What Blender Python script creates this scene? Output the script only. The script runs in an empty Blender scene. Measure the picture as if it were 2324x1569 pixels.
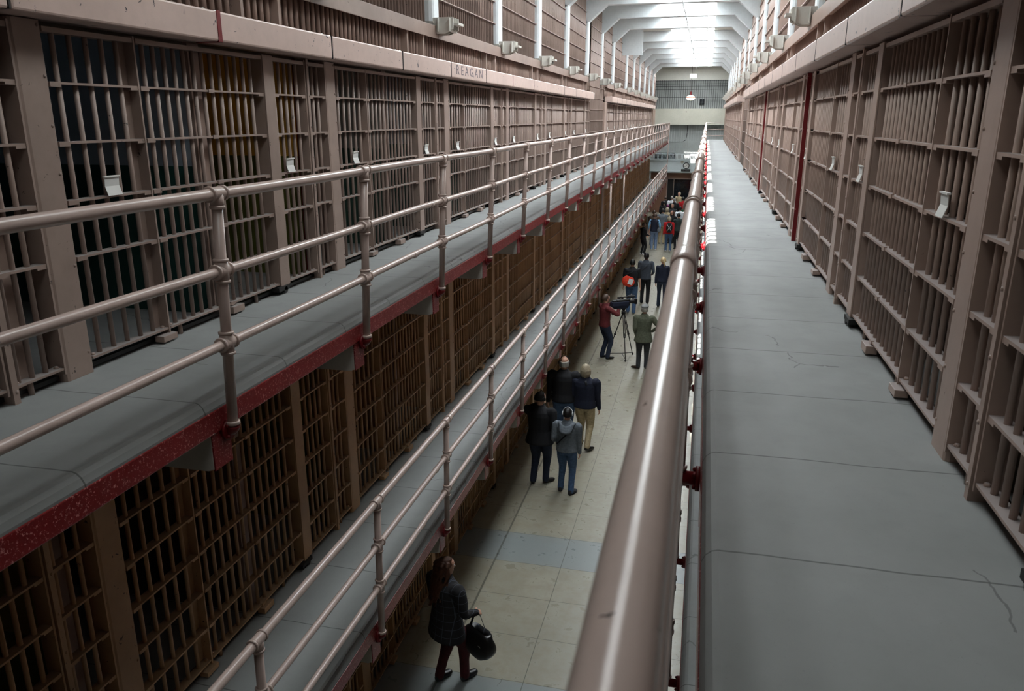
import bpy, bmesh, math, random
from mathutils import Vector, Matrix
random.seed(7)
SC = bpy.context.scene
COL = SC.collection
G = 6.15                       # height of the camera above the aisle floor
XL, XR = -3.17, 1.018          # cell front planes left and right
MOD = 3.185                    # one bay of cell fronts (two cells)
Y0 = 3.40                      # far face of the first pillar
PI = math.pi
ORD = ['first','second','third','fourth','fifth','sixth','seventh','eighth','ninth','tenth','eleventh','twelfth',
 'thirteenth','fourteenth','fifteenth','sixteenth','seventeenth','eighteenth','nineteenth','twentieth']
def ordn(i):
    if i < 20: return ORD[i]
    t = ['twenty','thirty','forty'][(i+1)//10-2]
    return {20:'twentieth',30:'thirtieth',40:'fortieth'}[i+1] if (i+1) % 10 == 0 else t+'-'+ORD[(i+1) % 10-1]

# ---------------------------------------------------------------- materials
MATS = {}
def lin(c): return tuple(((v/255)/12.92 if v/255 <= .04045 else ((v/255+.055)/1.055)**2.4) for v in c)
class NT:
    def __init__(s, name):
        s.m = bpy.data.materials.new(name); s.m.use_nodes = True
        s.t = s.m.node_tree; s.b = s.t.nodes['Principled BSDF']
    def n(s, typ, **k):
        o = s.t.nodes.new(typ)
        for a, v in k.items(): setattr(o, a, v)
        return o
    def l(s, a, b): s.t.links.new(a, b)
    def math(s, op, a, b=None, c=None):
        o = s.n('ShaderNodeMath', operation=op)
        for i, v in enumerate((a, b, c)):
            if v is None: continue
            if hasattr(v, 'links'): s.l(v, o.inputs[i])
            else: o.inputs[i].default_value = v
        return o.outputs[0]
    def mix(s, f, a, b):
        o = s.n('ShaderNodeMix', data_type='RGBA')
        for i, v in ((0, f), (6, a), (7, b)):
            if hasattr(v, 'links'): s.l(v, o.inputs[i])
            elif i == 0: o.inputs[0].default_value = v
            else: o.inputs[i].default_value = (*v, 1)
        return o.outputs[2]
    def coord(s, rand=False):
        tc = s.n('ShaderNodeTexCoord').outputs['Object']
        if rand:
            oi = s.n('ShaderNodeObjectInfo'); a = s.n('ShaderNodeVectorMath', operation='ADD')
            mm = s.n('ShaderNodeVectorMath', operation='SCALE'); s.l(oi.outputs['Location'], mm.inputs[0]); mm.inputs['Scale'].default_value = 1.7
            s.l(tc, a.inputs[0]); s.l(mm.outputs[0], a.inputs[1]); return a.outputs[0]
        return tc
    def noise(s, co, scale, detail=3, rough=.5, dist=0):
        o = s.n('ShaderNodeTexNoise'); o.inputs['Scale'].default_value = scale; o.inputs['Detail'].default_value = detail
        o.inputs['Roughness'].default_value = rough; o.inputs['Distortion'].default_value = dist; s.l(co, o.inputs['Vector']); return o.outputs['Fac']
    def ramp(s, f, a, b):
        o = s.n('ShaderNodeMapRange'); o.inputs[1].default_value = a; o.inputs[2].default_value = b; s.l(f, o.inputs[0]); return o.outputs[0]
    def stretch(s, co, sc):
        o = s.n('ShaderNodeMapping'); o.inputs['Scale'].default_value = sc; s.l(co, o.inputs['Vector']); return o.outputs[0]
    def bump(s, h, st=.2, d=.01):
        o = s.n('ShaderNodeBump'); o.inputs['Strength'].default_value = st; o.inputs['Distance'].default_value = d
        s.l(h, o.inputs['Height']); s.l(o.outputs[0], s.b.inputs['Normal'])
def simple(name, rgb, rough=.6, metal=0, var=.12, scale=12):
    if name in MATS: return MATS[name]
    t = NT(name); c = lin(rgb); co = t.coord(True)
    f = t.noise(co, scale, 3)
    col = t.mix(t.ramp(f, .3, .7), tuple(v*(1-var) for v in c), tuple(min(1, v*(1+var)) for v in c))
    t.l(col, t.b.inputs['Base Color']); t.b.inputs['Roughness'].default_value = rough; t.b.inputs['Metallic'].default_value = metal
    MATS[name] = t.m; return t.m
def paint(name, rgb, rough=.38, chip=(60,52,50), amount=.66, dust=None, bump=.15, stain=.12, cs=22):
    t = NT(name); c = lin(rgb); co = t.coord(True)
    big = t.noise(co, 1.6, 4, .6); fine = t.noise(co, 14, 4, .6)
    col = t.mix(t.ramp(big, .3, .7), tuple(v*(1-stain) for v in c), tuple(v*(1+stain*.5) for v in c))
    col = t.mix(t.math('MULTIPLY', t.ramp(fine, .45, .75), .18), col, tuple(v*.6 for v in c))
    ch = t.noise(co, cs, 5, .65, .4)
    msk = t.math('GREATER_THAN', ch, amount)
    col = t.mix(msk, col, lin(chip))
    if dust:                                   # dust lies on upward faces: a dirt layer of its own
        g = t.n('ShaderNodeNewGeometry'); sp = t.n('ShaderNodeSeparateXYZ'); t.l(g.outputs['Normal'], sp.inputs[0])
        d = t.math('MULTIPLY', t.ramp(sp.outputs[2], .6, .95), .7)
        col = t.mix(d, col, lin(dust))
    t.l(col, t.b.inputs['Base Color']); t.b.inputs['Roughness'].default_value = rough
    t.bump(t.math('ADD', fine, t.math('MULTIPLY', big, .5)), bump, .004)
    MATS[name] = t.m; return t.m
paint('taupe', (176,153,141), .42, dust=(165,160,160), amount=.72)
paint('taupe_worn', (158,138,128), .5, (70,60,56), .68, dust=(150,147,146), stain=.2)
paint('tan_paint', (198,158,117), .5, (70,54,40), .68, dust=(140,120,96), stain=.2)  # warm lamplight of the lower tiers put into the colour
paint('rail_paint', (197,177,168), .22, (70,66,66), .705, bump=.10, cs=30)
paint('header_paint', (212,188,178), .35, (70,66,70), .66, stain=.10, cs=16)
paint('red_paint', (118,16,22), .4, (190,120,118), .68, stain=.2, bump=.4, cs=40)
paint('red_fascia', (134,34,38), .3, (205,140,136), .60, stain=.25, bump=.6, cs=85)  # pink flecks: chipped wear, with the edge's glossy sheen painted in
paint('white_steel', (222,228,230), .35, (150,150,145), .74, stain=.05)
paint('ceiling_paint', (214,212,202), .6, (160,158,150), .8, stain=.05)
paint('cream_wall', (172,169,155), .6, (120,120,110), .78, stain=.08)
paint('grey_wall', (150,153,150), .6, (90,92,92), .75, stain=.12)
paint('balcony_paint', (196,206,206), .5, (150,155,152), .78, stain=.06)
paint('salmon_wall', (150,112,92), .6, (100,75,60), .75, stain=.12)
paint('cage_brown', (128,106,92), .7, (70,58,50), .7, stain=.2)
paint('dark_concrete', (112,104,92), .8, (70,66,60), .7, stain=.2)
paint('bracket_cream', (204,202,194), .6, (150,120,110), .76, stain=.08)
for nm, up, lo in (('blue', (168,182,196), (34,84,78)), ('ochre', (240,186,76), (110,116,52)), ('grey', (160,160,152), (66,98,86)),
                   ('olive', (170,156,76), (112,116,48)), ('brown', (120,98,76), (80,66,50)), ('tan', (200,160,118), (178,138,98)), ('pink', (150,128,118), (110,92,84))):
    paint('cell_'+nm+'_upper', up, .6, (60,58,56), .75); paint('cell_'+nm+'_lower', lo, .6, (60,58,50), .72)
simple('black_rubber', (22,21,21), .6); simple('brass', (150,120,70), .4, .8); simple('chrome', (200,200,200), .2, 1)
simple('dark_metal', (52,52,52), .45, .6); simple('paper', (226,226,222), .7, 0, .04); simple('dark_glass', (26,30,36), .12)
simple('graffiti', (128,118,122), .8); simple('bolt', (170,160,155), .35, .3)

def concrete_mat(name, base, pitch, y0, lines=(), tint=None, rough=.55, bands=(), yellow=None, gloss=None):
    t = NT(name); co = t.coord(); sp = t.n('ShaderNodeSeparateXYZ'); t.l(co, sp.inputs[0]); X, Y = sp.outputs[0], sp.outputs[1]
    c = lin(base)
    big = t.noise(co, .9, 5, .6, .3); mid = t.noise(co, 5, 5, .65); fine = t.noise(co, 60, 3, .7)
    col = t.mix(t.ramp(big, .3, .7), tuple(v*.86 for v in c), tuple(v*1.1 for v in c))
    if yellow: col = t.mix(t.math('MULTIPLY', t.ramp(mid, .35, .7), .6), col, lin(yellow))
    col = t.mix(t.math('MULTIPLY', t.ramp(mid, .5, .8), .25), col, tuple(v*.72 for v in c))
    for a, b in bands:                                    # replaced paving strips of a bluer mix
        inb = t.math('MULTIPLY', t.math('GREATER_THAN', Y, a), t.math('LESS_THAN', Y, b))
        col = t.mix(t.math('MULTIPLY', inb, .85), col, lin((128,136,138)))
    sc = t.noise(t.stretch(co, (4, 4, 1)), 40, 4, .7, 1.5)  # scuffs and specks
    col = t.mix(t.math('MULTIPLY', t.math('GREATER_THAN', sc, .665), .45), col, tuple(v*.35 for v in c))
    col = t.mix(t.math('MULTIPLY', t.math('GREATER_THAN', fine, .74), .35), col, tuple(min(1, v*1.9) for v in c))
    wob = t.math('MULTIPLY', t.math('SUBTRACT', t.noise(co, 2.2, 3), .5), .035)
    yy = t.math('ADD', Y, wob)
    fr = t.math('ABSOLUTE', t.math('SUBTRACT', t.math('FRACT', t.math('ADD', t.math('DIVIDE', t.math('SUBTRACT', yy, y0), pitch), .5)), .5))
    j = t.math('LESS_THAN', fr, .0042/pitch)
    for x, w in lines:
        j = t.math('MAXIMUM', j, t.math('LESS_THAN', t.math('ABSOLUTE', t.math('SUBTRACT', X, x)), w))
    v = t.n('ShaderNodeTexVoronoi', feature='DISTANCE_TO_EDGE'); v.inputs['Scale'].default_value = .9
    dn = t.n('ShaderNodeTexNoise'); dn.inputs['Scale'].default_value = 2.5; dn.inputs['Detail'].default_value = 4; t.l(co, dn.inputs['Vector'])
    ad = t.n('ShaderNodeVectorMath', operation='ADD'); t.l(co, ad.inputs[0]); sc2 = t.n('ShaderNodeVectorMath', operation='SCALE'); sc2.inputs['Scale'].default_value = .35; t.l(dn.outputs['Color'], sc2.inputs[0]); t.l(sc2.outputs[0], ad.inputs[1]); t.l(ad.outputs[0], v.inputs['Vector'])
    cr = t.math('MULTIPLY', t.math('LESS_THAN', v.outputs['Distance'], .0035), t.math('GREATER_THAN', t.noise(co, .8, 2), .56))
    col = t.mix(t.math('MULTIPLY', j, .75), col, tuple(v*.22 for v in c)); col = t.mix(t.math('MULTIPLY', cr, .6), col, tuple(v*.3 for v in c))
    t.l(col, t.b.inputs['Base Color'])
    r = t.math('ADD', t.math('MULTIPLY', mid, .25), rough-.12); t.l(r, t.b.inputs['Roughness'])
    t.bump(t.math('SUBTRACT', t.math('MULTIPLY', mid, .4), t.math('MAXIMUM', j, cr)), .35, .004)
    MATS[name] = t.m
concrete_mat('slab_concrete', (144,147,146), .79, 2.312, rough=.62)
concrete_mat('aisle_terrazzo', (150,147,133), .803, 8.012, lines=((-1.607,.005),(-2.57,.014),(-.64,.005)), rough=.3, bands=((9.62,10.43),(6.4,7.205)), yellow=(136,126,104))
def emit(name, rgb, st):
    t = NT(name); t.b.inputs['Emission Color'].default_value = (*lin(rgb), 1); t.b.inputs['Emission Strength'].default_value = st
    t.b.inputs['Base Color'].default_value = (.8,.8,.8,1); MATS[name] = t.m
emit('skylight_glow', (240,246,250), 15.0); emit('skylight_dim', (240,244,244), 5.5); emit('skylight_dimmest', (236,240,240), 2.0); emit('far_fill_glow', (240,246,250), 26.0); emit('lamp_glow', (255,240,205), 6.0); emit('flood_glow', (245,250,255), 9.0)  # weaker pane glows keep the near end of the hall darker
def plaid(name, base, line):
    t = NT(name); co = t.coord(); sp = t.n('ShaderNodeSeparateXYZ'); t.l(co, sp.inputs[0]); f = None
    for i in (0, 2):
        fr = t.math('FRACT', t.math('MULTIPLY', sp.outputs[i], 11)); g = t.math('LESS_THAN', fr, .07)
        f = g if f is None else t.math('MAXIMUM', f, g)
    t.l(t.mix(t.math('MULTIPLY', f, .3), lin(base), lin(line)), t.b.inputs['Base Color']); t.b.inputs['Roughness'].default_value = .9; MATS[name] = t.m
plaid('plaid_wool', (30,30,34), (120,130,150))

# ---------------------------------------------------------------- mesh helpers
class MB:
    def __init__(s): s.v = []; s.f = []; s.mi = []; s.sm = []
    def add(s, vs, fs, m=0, smooth=False):
        o = len(s.v); s.v += [tuple(v) for v in vs]
        for f in fs: s.f.append(tuple(i+o for i in f)); s.mi.append(m); s.sm.append(smooth and len(f) < 5)
        return s
    def box(s, x0, x1, y0, y1, z0, z1, m=0):
        if x0 > x1: x0, x1 = x1, x0
        if y0 > y1: y0, y1 = y1, y0
        if z0 > z1: z0, z1 = z1, z0
        return s.add([(x0,y0,z0),(x1,y0,z0),(x1,y1,z0),(x0,y1,z0),(x0,y0,z1),(x1,y0,z1),(x1,y1,z1),(x0,y1,z1)],
            [(0,3,2,1),(4,5,6,7),(0,1,5,4),(1,2,6,5),(2,3,7,6),(3,0,4,7)], m)
    def prism(s, poly, axis, a, b, m=0, smooth=False):   # poly in the other two axes
        def P(u, v, w): return {'x': (w,u,v), 'y': (u,w,v), 'z': (u,v,w)}[axis]
        n = len(poly); vs = [P(u,v,a) for u, v in poly]+[P(u,v,b) for u, v in poly]
        return s.add(vs, [tuple(range(n))[::-1], tuple(range(n, 2*n))]+[(i,(i+1)%n,(i+1)%n+n,i+n) for i in range(n)], m, smooth)
    def loft(s, rings, m=0, cap=True, smooth=True):
        n = len(rings[0]); vs = [p for r in rings for p in r]; fs = []
        for k in range(len(rings)-1):
            for i in range(n): fs.append((k*n+i, k*n+(i+1)%n, (k+1)*n+(i+1)%n, (k+1)*n+i))
        if cap: fs += [tuple(range(n))[::-1], tuple(range((len(rings)-1)*n, len(rings)*n))]
        return s.add(vs, fs, m, smooth)
    def tube(s, pts, r, seg=10, m=0, cap=True, flat=1.0):
        pts = [Vector(p) for p in pts]; R = r if isinstance(r, (list, tuple)) else [r]*len(pts); rings = []; u = None
        for i, p in enumerate(pts):
            d = (pts[min(i+1, len(pts)-1)]-pts[max(i-1, 0)]).normalized()
            if u is None: u = d.orthogonal().normalized() if abs(d.z) < .9 else Vector((1,0,0))
            u = (u-d*u.dot(d)).normalized(); w = d.cross(u)
            rings.append([p+(u*math.cos(a)+w*math.sin(a)*flat)*R[i] for a in [2*PI*k/seg for k in range(seg)]])
        return s.loft(rings, m, cap)
    def sphere(s, c, r, m=0, seg=12, rg=8):
        rx, ry, rz = r if isinstance(r, (list, tuple)) else (r, r, r)
        rings = []
        for k in range(rg+1):
            a = -PI/2+PI*k/rg; q = max(math.cos(a), .02)
            rings.append([(c[0]+rx*q*math.cos(t), c[1]+ry*q*math.sin(t), c[2]+rz*math.sin(a)) for t in [2*PI*i/seg for i in range(seg)]])
        return s.loft(rings, m)
    def disc(s, c, r, axis, th, m=0, seg=24):
        p = Vector(c); d = {'x': Vector((th,0,0)), 'y': Vector((0,th,0)), 'z': Vector((0,0,th))}[axis]
        return s.tube([p-d/2, p+d/2], r, seg, m)
    def build(s, name, mats, parent=None, bevel=0, loc=None):
        me = bpy.data.meshes.new(name); me.from_pydata(s.v, [], s.f)
        for mt in (mats if isinstance(mats, (list, tuple)) else [mats]): me.materials.append(MATS[mt] if isinstance(mt, str) else mt)
        me.polygons.foreach_set('material_index', s.mi); me.polygons.foreach_set('use_smooth', s.sm)
        bm = bmesh.new(); bm.from_mesh(me); bmesh.ops.recalc_face_normals(bm, faces=bm.faces); bm.to_mesh(me); bm.free(); me.update()
        o = bpy.data.objects.new(name, me); COL.objects.link(o)
        if parent: o.parent = parent
        if loc: o.location = loc
        if bevel:
            b = o.modifiers.new('b', 'BEVEL'); b.width = bevel; b.segments = 2; b.limit_method = 'ANGLE'
        return o
def tag(o, label=None, cat=None, group=None, kind=None):
    for k, v in (('label', label), ('category', cat), ('group', group), ('kind', kind)):
        if v: o[k] = v
    return o
def empty(name, loc, label=None, cat=None, group=None, rz=0):
    o = bpy.data.objects.new(name, None); COL.objects.link(o); o.location = loc; o.rotation_euler = (0,0,rz); o.empty_display_size = .1
    return tag(o, label, cat, group)
def copy_tree(o, parent=None):
    kids = [c for c in CH.get(o.name, [])] or list(o.children)
    c = o.copy(); COL.objects.link(c)
    if parent: c.parent = parent
    for k in list(o.children): copy_tree(k, c)
    return c
CH = {}
def struct(mb, name, mats, **k): return tag(mb.build(name, mats, **k), kind='structure')

# ---------------------------------------------------------------- the hall
ZA, ZB = G-1.338, G-3.781       # upper and lower gallery floor levels
YE = 51.2                       # far end of the galleries
CEIL = G+3.15
YF = 56.0                       # far wall
struct(MB().box(-7, 5, -4, YF+.4, -.3, 0), 'floor', 'aisle_terrazzo')
SX0, SX1 = -1.55, .045          # skylight slot
FR = [-.2, 3.1, 6.27, 9.38, 12.45, 15.5, 18.7, 21.9, 24.85, 27.95, 32.6, 35.8, 38.95, 42.15, 45.4, 48.6]
mb = MB(); mb.box(-7, SX0, -4, YF+.4, CEIL, CEIL+.2); mb.box(SX1, 5, -4, YF+.4, CEIL, CEIL+.2)
solid = [(-4, -.9), (49.3, 50.3), (53.5, YF+.4)]
for a, b in solid: mb.box(SX0, SX1, a, b, CEIL, CEIL+.2)
for y in FR: mb.box(SX0, SX1, y-.16, y+.16, CEIL, CEIL+.2)
struct(mb, 'ceiling', 'ceiling_paint')
struct(MB().box(-7, 5, -4.3, -4, 0, CEIL+.2), 'wall_back', 'dark_concrete')
def outer(x0, x1, name): struct(MB().box(x0, x1, -4, YF+.4, 0, CEIL+.2), name, 'dark_concrete')
outer(-7.3, -7, 'wall_left'); outer(5, 5.3, 'wall_right')
# skylights, one between each pair of roof frames
bays = []
ys = [-.9]+[y for y in FR]+[49.3]
for a, b in zip(ys[:-1], ys[1:]):
    if b-a < 1: continue
    bays.append((a+.17, b-.17))
wn = 1
for a, b in bays:
    if b-a < .3: continue
    if 45.5 < a < 46: MB().box(SX0, -1.05, a, 46.5, CEIL+.09, CEIL+.11).build('window_%d' % wn, 'skylight_glow')['kind'] = 'structure'; wn += 1; a0, a = a, 46.5  # pane narrowed: added opening lets the sun strike the far balcony
    r = tag(MB().box(SX0, -.27 if a > 2 else SX1, a, b if a < 45 else b, CEIL+.09, CEIL+.11).build('window_%d' % wn, 'skylight_dimmest' if a < 2 else 'skylight_dim' if a < 8 else 'skylight_glow'), kind='structure')  # pane stops short: open strip shaped to give narrow sun patches
    m2 = MB(); n = max(2, round((b-a)/.34))
    for k in range(n+1):
        y = a+(b-a)*k/n; m2.box(SX0, SX1, y-.02, y+.02, CEIL+.05, CEIL+.085)
    m2.box(-.275, -.20, a, b, CEIL+.05, CEIL+.12); m2.box(SX0, SX0+.03, a, b, CEIL+.04, CEIL+.085)
    m2.build('glazing_bars', 'white_steel', r); wn += 1

tag(MB().box(SX0, SX1, 50.3, 53.5, CEIL+.09, CEIL+.11).build('window_%d' % wn, 'far_fill_glow'), kind='structure')  # added unseen glowing panel that brightens the far wall
# ---------------------------------------------------------------- roof frames: column, haunch and beam in one bent
def make_frame():
    r = empty('roof_frame', (0,0,0), 'x', 'roof frame', 'white roof frames spanning the hall')
    z0, zc, zt, zb = G+1.07, G+2.39, G+2.79, CEIL-.002
    xi, xo = -3.17, -3.39; ri, ro = 1.03, 1.25
    mb = MB()
    outer_ = [(xo, zc-.1), (xi, zc), (xi+.46, zt), (ri-.46, zt), (ri, zc), (ro, zc-.1), (ro, zb), (xo, zb)]
    mb.prism(outer_, 'y', -.13, .13); mb.build('beam', 'white_steel', r, .008)
    for x0, x1 in ((xo, xi), (ri, ro)):
        mb = MB(); c = .05; s = 1 if x1 == xi else -1
        xin = x1 if s == 1 else x0; xout = x0 if s == 1 else x1
        poly = [(xout, -.13), (xin-s*c, -.13), (xin-s*.015, -.115), (xin, -.13+c), (xin, .13-c), (xin-s*c, .13), (xout, .13)]
        mb.prism(poly, 'z', z0, zc+.02); mb.build('column', 'white_steel', r, .004)
        mb = MB(); d = s                                   # bracket of crossed plates under the column, standing into the aisle
        mb.prism([(xout, z0-.05), (xin+d*.30, z0-.05), (xin+d*.30, z0-.02), (xout, z0-.02)], 'y', -.10, .10)
        for yy in (-.10, .0, .10): mb.prism([(xin-d*.08, z0-.14), (xin+d*.13, z0-.14), (xin+d*.24, z0-.09), (xin+d*.24, z0+.04), (xin-d*.08, z0+.04)], 'y', yy-.007, yy+.007)
        for dx in (.06, .20): mb.box(xin+d*dx-.006, xin+d*dx+.006, -.15, .15, z0-.12, z0+.03)
        mb.prism([(xout, z0-.05), (xin+d*.02, z0-.05), (xin-d*.02, z0-.12), (xout, z0-.12)], 'y', -.09, .09)
        mb.box(xout, xin, -.12, .12, z0-.02, z0)
        mb.build('bracket', 'bracket_cream', r, .003)
    return r
fr0 = make_frame()
vis = 0
for i, y in enumerate(FR):
    o = fr0 if i == 0 else copy_tree(fr0)
    o.location = (0, y, 0); o['label'] = 'white haunched roof frame on two columns, %s frame from the camera end' % ordn(i)

# ---------------------------------------------------------------- cell blocks
BL = [(-1, 6), ]               # bays of the near block ; far block starts at Y=26.2
Y2 = 26.3
FBAYS = 7
def bays_list(tier='upper'):
    out = [(Y0+MOD*k, 'near', k+1) for k in range(-1, 6 if tier == 'upper' else 7)]
    out += [(Y2+MOD*k, 'far', k) for k in range(FBAYS)]
    return out
HC = 1.793                      # height of a cell front up to the header box
CROSS = [.078, .338, .625, .917, 1.211, 1.501]
def bars_mb(ys, d, s, z0, z1, r=.0135, seg=8):
    mb = MB()
    for y in ys: mb.tube([(s*d, y, z0), (s*d, y, z1)], r, seg)
    return mb
def make_bay(s, red=False, P=None):
    """one bay = two cells; local origin at the far face of the pillar before it, front plane at x=0, s points into the cells"""
    r = empty('cell_front', (0,0,0), 'x', 'barred cell front')
    P = P or ('taupe' if s > 0 else 'taupe_worn')
    def X(d): return s*d
    def grille(name, y0, y1, n, first, step, edge0, edge1, door=False, nbr=None):
        mb = MB()
        for z in CROSS: mb.box(X(.0), X(.062), y0, y1, z-.006, z+.006)
        mb.box(X(.0), X(.07), y0, y1, HC-.055, HC-.03)
        if edge0: mb.box(X(-.004), X(.09), y0, y0+.012, CROSS[0]-.03, HC-.02)
        if edge1:
            mb.box(X(-.004), X(.09), y1-.012, y1, CROSS[0]-.03, HC-.02)
        for z in CROSS[1:]:
            for yy, sg in ((y0, 1), (y1, -1)): mb.box(X(.0), X(.055), yy, yy+sg*.07, z-.018, z-.006)
        for y in (y0+.03, y1-.03): mb.sphere((X(.03), y, CROSS[0]+.008), (.014,.014,.012), 0, 8, 4)
        if not door and edge0 is False and n > 10:
            for z in CROSS: mb.box(X(-.006), X(.01), 1.32, 1.375, z-.012, z+.012)
        g = mb.build(name, P, r)
        ys = [first+step*i for i in range(n)]
        b = bars_mb(ys, .034, s, CROSS[0]-.005, HC-.03).build('bars', P, g)
        return g
    def card(g, y, tilt):
        if P == 'tan_paint': return
        mb = MB(); z = CROSS[3]+.006
        mb.prism([(X(-.018), z), (X(-.002), z+.05), (X(-.006), z+.10), (X(-.003), z+.10), (X(.001), z+.05), (X(-.015), z)], 'y', y-.055, y+.055)
        mb.box(X(-.012), X(.004), y-.058, y+.058, z+.098, z+.106)
        o = mb.build('card_holder', 'paper', g); return o
    A = grille('sliding_door', .012, .66, 5, .10, .112, False, True, True); card(A, .335, 0)
    mb = MB(); mb.box(X(.062), X(.078), .60, .655, CROSS[0]-.01, HC-.03)
    for z in CROSS[1:]: mb.box(X(.058), X(.064), .57, .65, z-.09, z-.006)
    mb.build('lock_plate', P, A)
    B = grille('fixed_grille', .675, 2.00, 13, .76, .094, False, False)
    q = .33 if red and s > 0 else 0       # this door stands partly open behind its post
    C = grille('sliding_door', 2.145-q, 2.645-q, 5, 2.20-q, .088, False, True); card(C, 2.30-q*.4, 0)
    D = grille('fixed_grille', 2.69, 3.0, 3, 2.735, .085, False, True)
    # door post: hangs clear of the floor, with a roller bracket
    mb = MB(); mb.box(X(.0), X(.10), 2.001, 2.012, .06, HC-.02); mb.box(X(-.012), X(.0), 2.0, 2.14, .06, HC-.02); mb.box(X(.0), X(.10), 2.128, 2.139, .06, HC-.02)
    po = mb.build('door_post', P, r, .003)
    mb = MB(); mb.box(X(-.03), X(.03), 1.93, 2.10, .03, .062); mb.box(X(.0), X(.03), 1.99, 2.06, -.0+.006, .03)
    mb.tube([(X(-.03), 2.04, .032), (X(.05), 2.04, .032)], .026, 12); mb.build('roller', 'black_rubber', po)
    for yy in (.80, 1.7, 2.8): MB().tube([(X(.034), yy, .0), (X(.034), yy, .075)], .014, 8).build('floor_stub', P, r)
    for ya_, yb_, zz in ((1.30, 1.44, .06), (.55, .68, .05)): MB().box(X(-.035), X(.03), ya_, yb_, .012, zz).build('floor_guide', P, r, .003)
    mb = MB(); mb.box(X(.05), X(.085), .02, 3.0, .012, .035); mb.build('door_track', 'dark_metal', r)
    mb = MB(); mb.box(X(-.012), X(.0), 2.655, 2.69, 0, HC-.005); mb.box(X(.0), X(.11), 2.656, 2.665, 0, HC-.005)
    for i in range(8): mb.sphere((X(-.012), 2.677, .06+.24*i), (.006,.009,.009), 0, 8, 4)
    j = mb.build('jamb', P, r, .002)
    if red:
        mb = MB(); mb.box(X(-.010 if s > 0 else .075), X(.11), 2.640 if s > 0 else 2.648, 2.650 if s > 0 else 2.654, .003, HC-.005); tag(mb.build('jamb_face', 'red_paint', r), 'bright red painted side of the jamb')
    return r
def make_pillar(s, P=None):
    P = P or ('taupe' if s > 0 else 'taupe_worn')
    def X(d): return s*d
    mb = MB(); c = .022
    poly = [(X(.14), -.185), (X(c), -.185), (X(.006), -.178), (X(0), -.185+c), (X(0), -.02), (X(.0), 0), (X(.14), 0)]
    mb.prism(poly, 'z', 0, HC-.005); 
    for i in range(8): mb.sphere((X(-.0), -.016, .12+.235*i), (.007,.009,.009), 0, 8, 4)
    r = mb.build('steel_pillar', P, None, .002); r['category'] = 'steel pillar'
    return r
SIDES = {'left': (-1, XL), 'right': (1, XR)}
proto = {('left', False): make_bay(-1), ('right', False): make_bay(1), ('right', True): make_bay(1, True), ('left', True): make_bay(-1, True), ('tan', False): make_bay(-1, False, 'tan_paint'), ('tan', True): make_bay(-1, True, 'tan_paint')}
pil = {'left': make_pillar(-1), 'right': make_pillar(1), 'tan': make_pillar(-1, 'tan_paint')}
used = set()
def place(pr, loc, label, group=None):
    if pr.name in used: o = copy_tree(pr)
    else: o = pr; used.add(pr.name)
    o.location = loc; o['label'] = label
    if group: o['group'] = group
    return o
TIER = {'upper': ZA, 'lower': ZB, 'ground': 0.0}
WH = {('upper','left'): 'on upper left gallery', ('upper','right'): 'on upper right gallery', ('lower','left'): 'on lower left gallery', ('ground','left'): 'at ground level'}
for side, tier in (('left', 'upper'), ('left', 'lower'), ('left', 'ground'), ('right', 'upper')):
    s, x = SIDES[side]; z = TIER[tier]; n = 0
    where = {'upper': 'on the upper %s gallery' % side, 'lower': 'on the lower left gallery', 'ground': 'at ground level under the left galleries'}[tier]
    if tier != 'upper' and side == 'left': x = XL
    for y, blk, k in bays_list(tier):
        if tier == 'ground' and y < 3: continue
        red = (side == 'right' and blk == 'near' and k in (2, 4)) or (side == 'left' and tier == 'upper' and blk == 'near' and k in (1,))
        d = 'with red jamb ' if red else ''
        ps = side if tier == 'upper' else 'tan'
        place(proto[(ps, red)], (x, y, z), 'barred cell front %s%s, %s bay of %s block' % (d, WH[tier, side], ordn(n if blk == 'near' else k), blk), 'cell fronts '+where)
        place(pil[ps], (x, y, z), 'riveted steel pillar %s, start of %s bay, %s block' % (WH[tier, side], ordn(n if blk == 'near' else k), blk), 'steel pillars '+where)
        n += 1
for o in list(proto.values()):
    if o.name not in used:
        for c in list(o.children):
            for g in list(c.children): bpy.data.objects.remove(g)
            bpy.data.objects.remove(c)
        bpy.data.objects.remove(o)
# header boxes over the doors
def make_header(s, strap=False):
    mb = MB(); L = 1.575; w = .165
    mb.box(s*(-w), s*.09, .008, L-.004, 0, .178)
    r = mb.build('door_header_box', 'header_paint', None, .012); r['category'] = 'steel header box'
    for y in (.06, L-.06): m = MB(); m.sphere((s*(-.10), y, .183), (.02,.03,.012), 0, 8, 4); m.build('lid_bolt', 'chrome', r)
    MB().box(s*(-w-.001), s*(.0), L-.0035, L+.0075, .001, .177).build('seam_shade_strip', 'black_rubber', r)  # black strip standing in for the shaded gap between boxes
    if strap:
        m = MB(); m.box(s*(-w-.004), s*(-w), -.02, .02, -.004, .182); m.box(s*(-w-.004), s*(.0), -.02, .02, -.005, -.001)
        tag(m.build('strap', 'red_paint', r), 'red painted joint strap')
    return r
hp = {'left': make_header(-1), 'right': make_header(1)}; hs = make_header(-1, True)
for side, y00 in (('left', 3.08-1.58*3), ('right', 2.71-1.58*3)):
    s, x = SIDES[side]
    for tier in ('upper', 'lower'):
        if side == 'right' and tier == 'lower': continue
        for blk, ya, n in (('near', y00, 15), ('far', Y2-.02, 14)):
            for k in range(2 if blk == 'near' else 0, n):
                y = ya+1.58*k
                pr = hs if (side == 'left' and tier == 'upper' and blk == 'near' and k == 4) else hp[side]
                lab = '%s steel box over %s %s gallery doors, %s in the %s row' % ('red strapped' if pr is hs else 'pinkish', tier, side, ordn(k), blk)
                place(pr, (x, y, TIER[tier]+HC), lab, 'header boxes of the %s %s gallery' % (tier, side))
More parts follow.
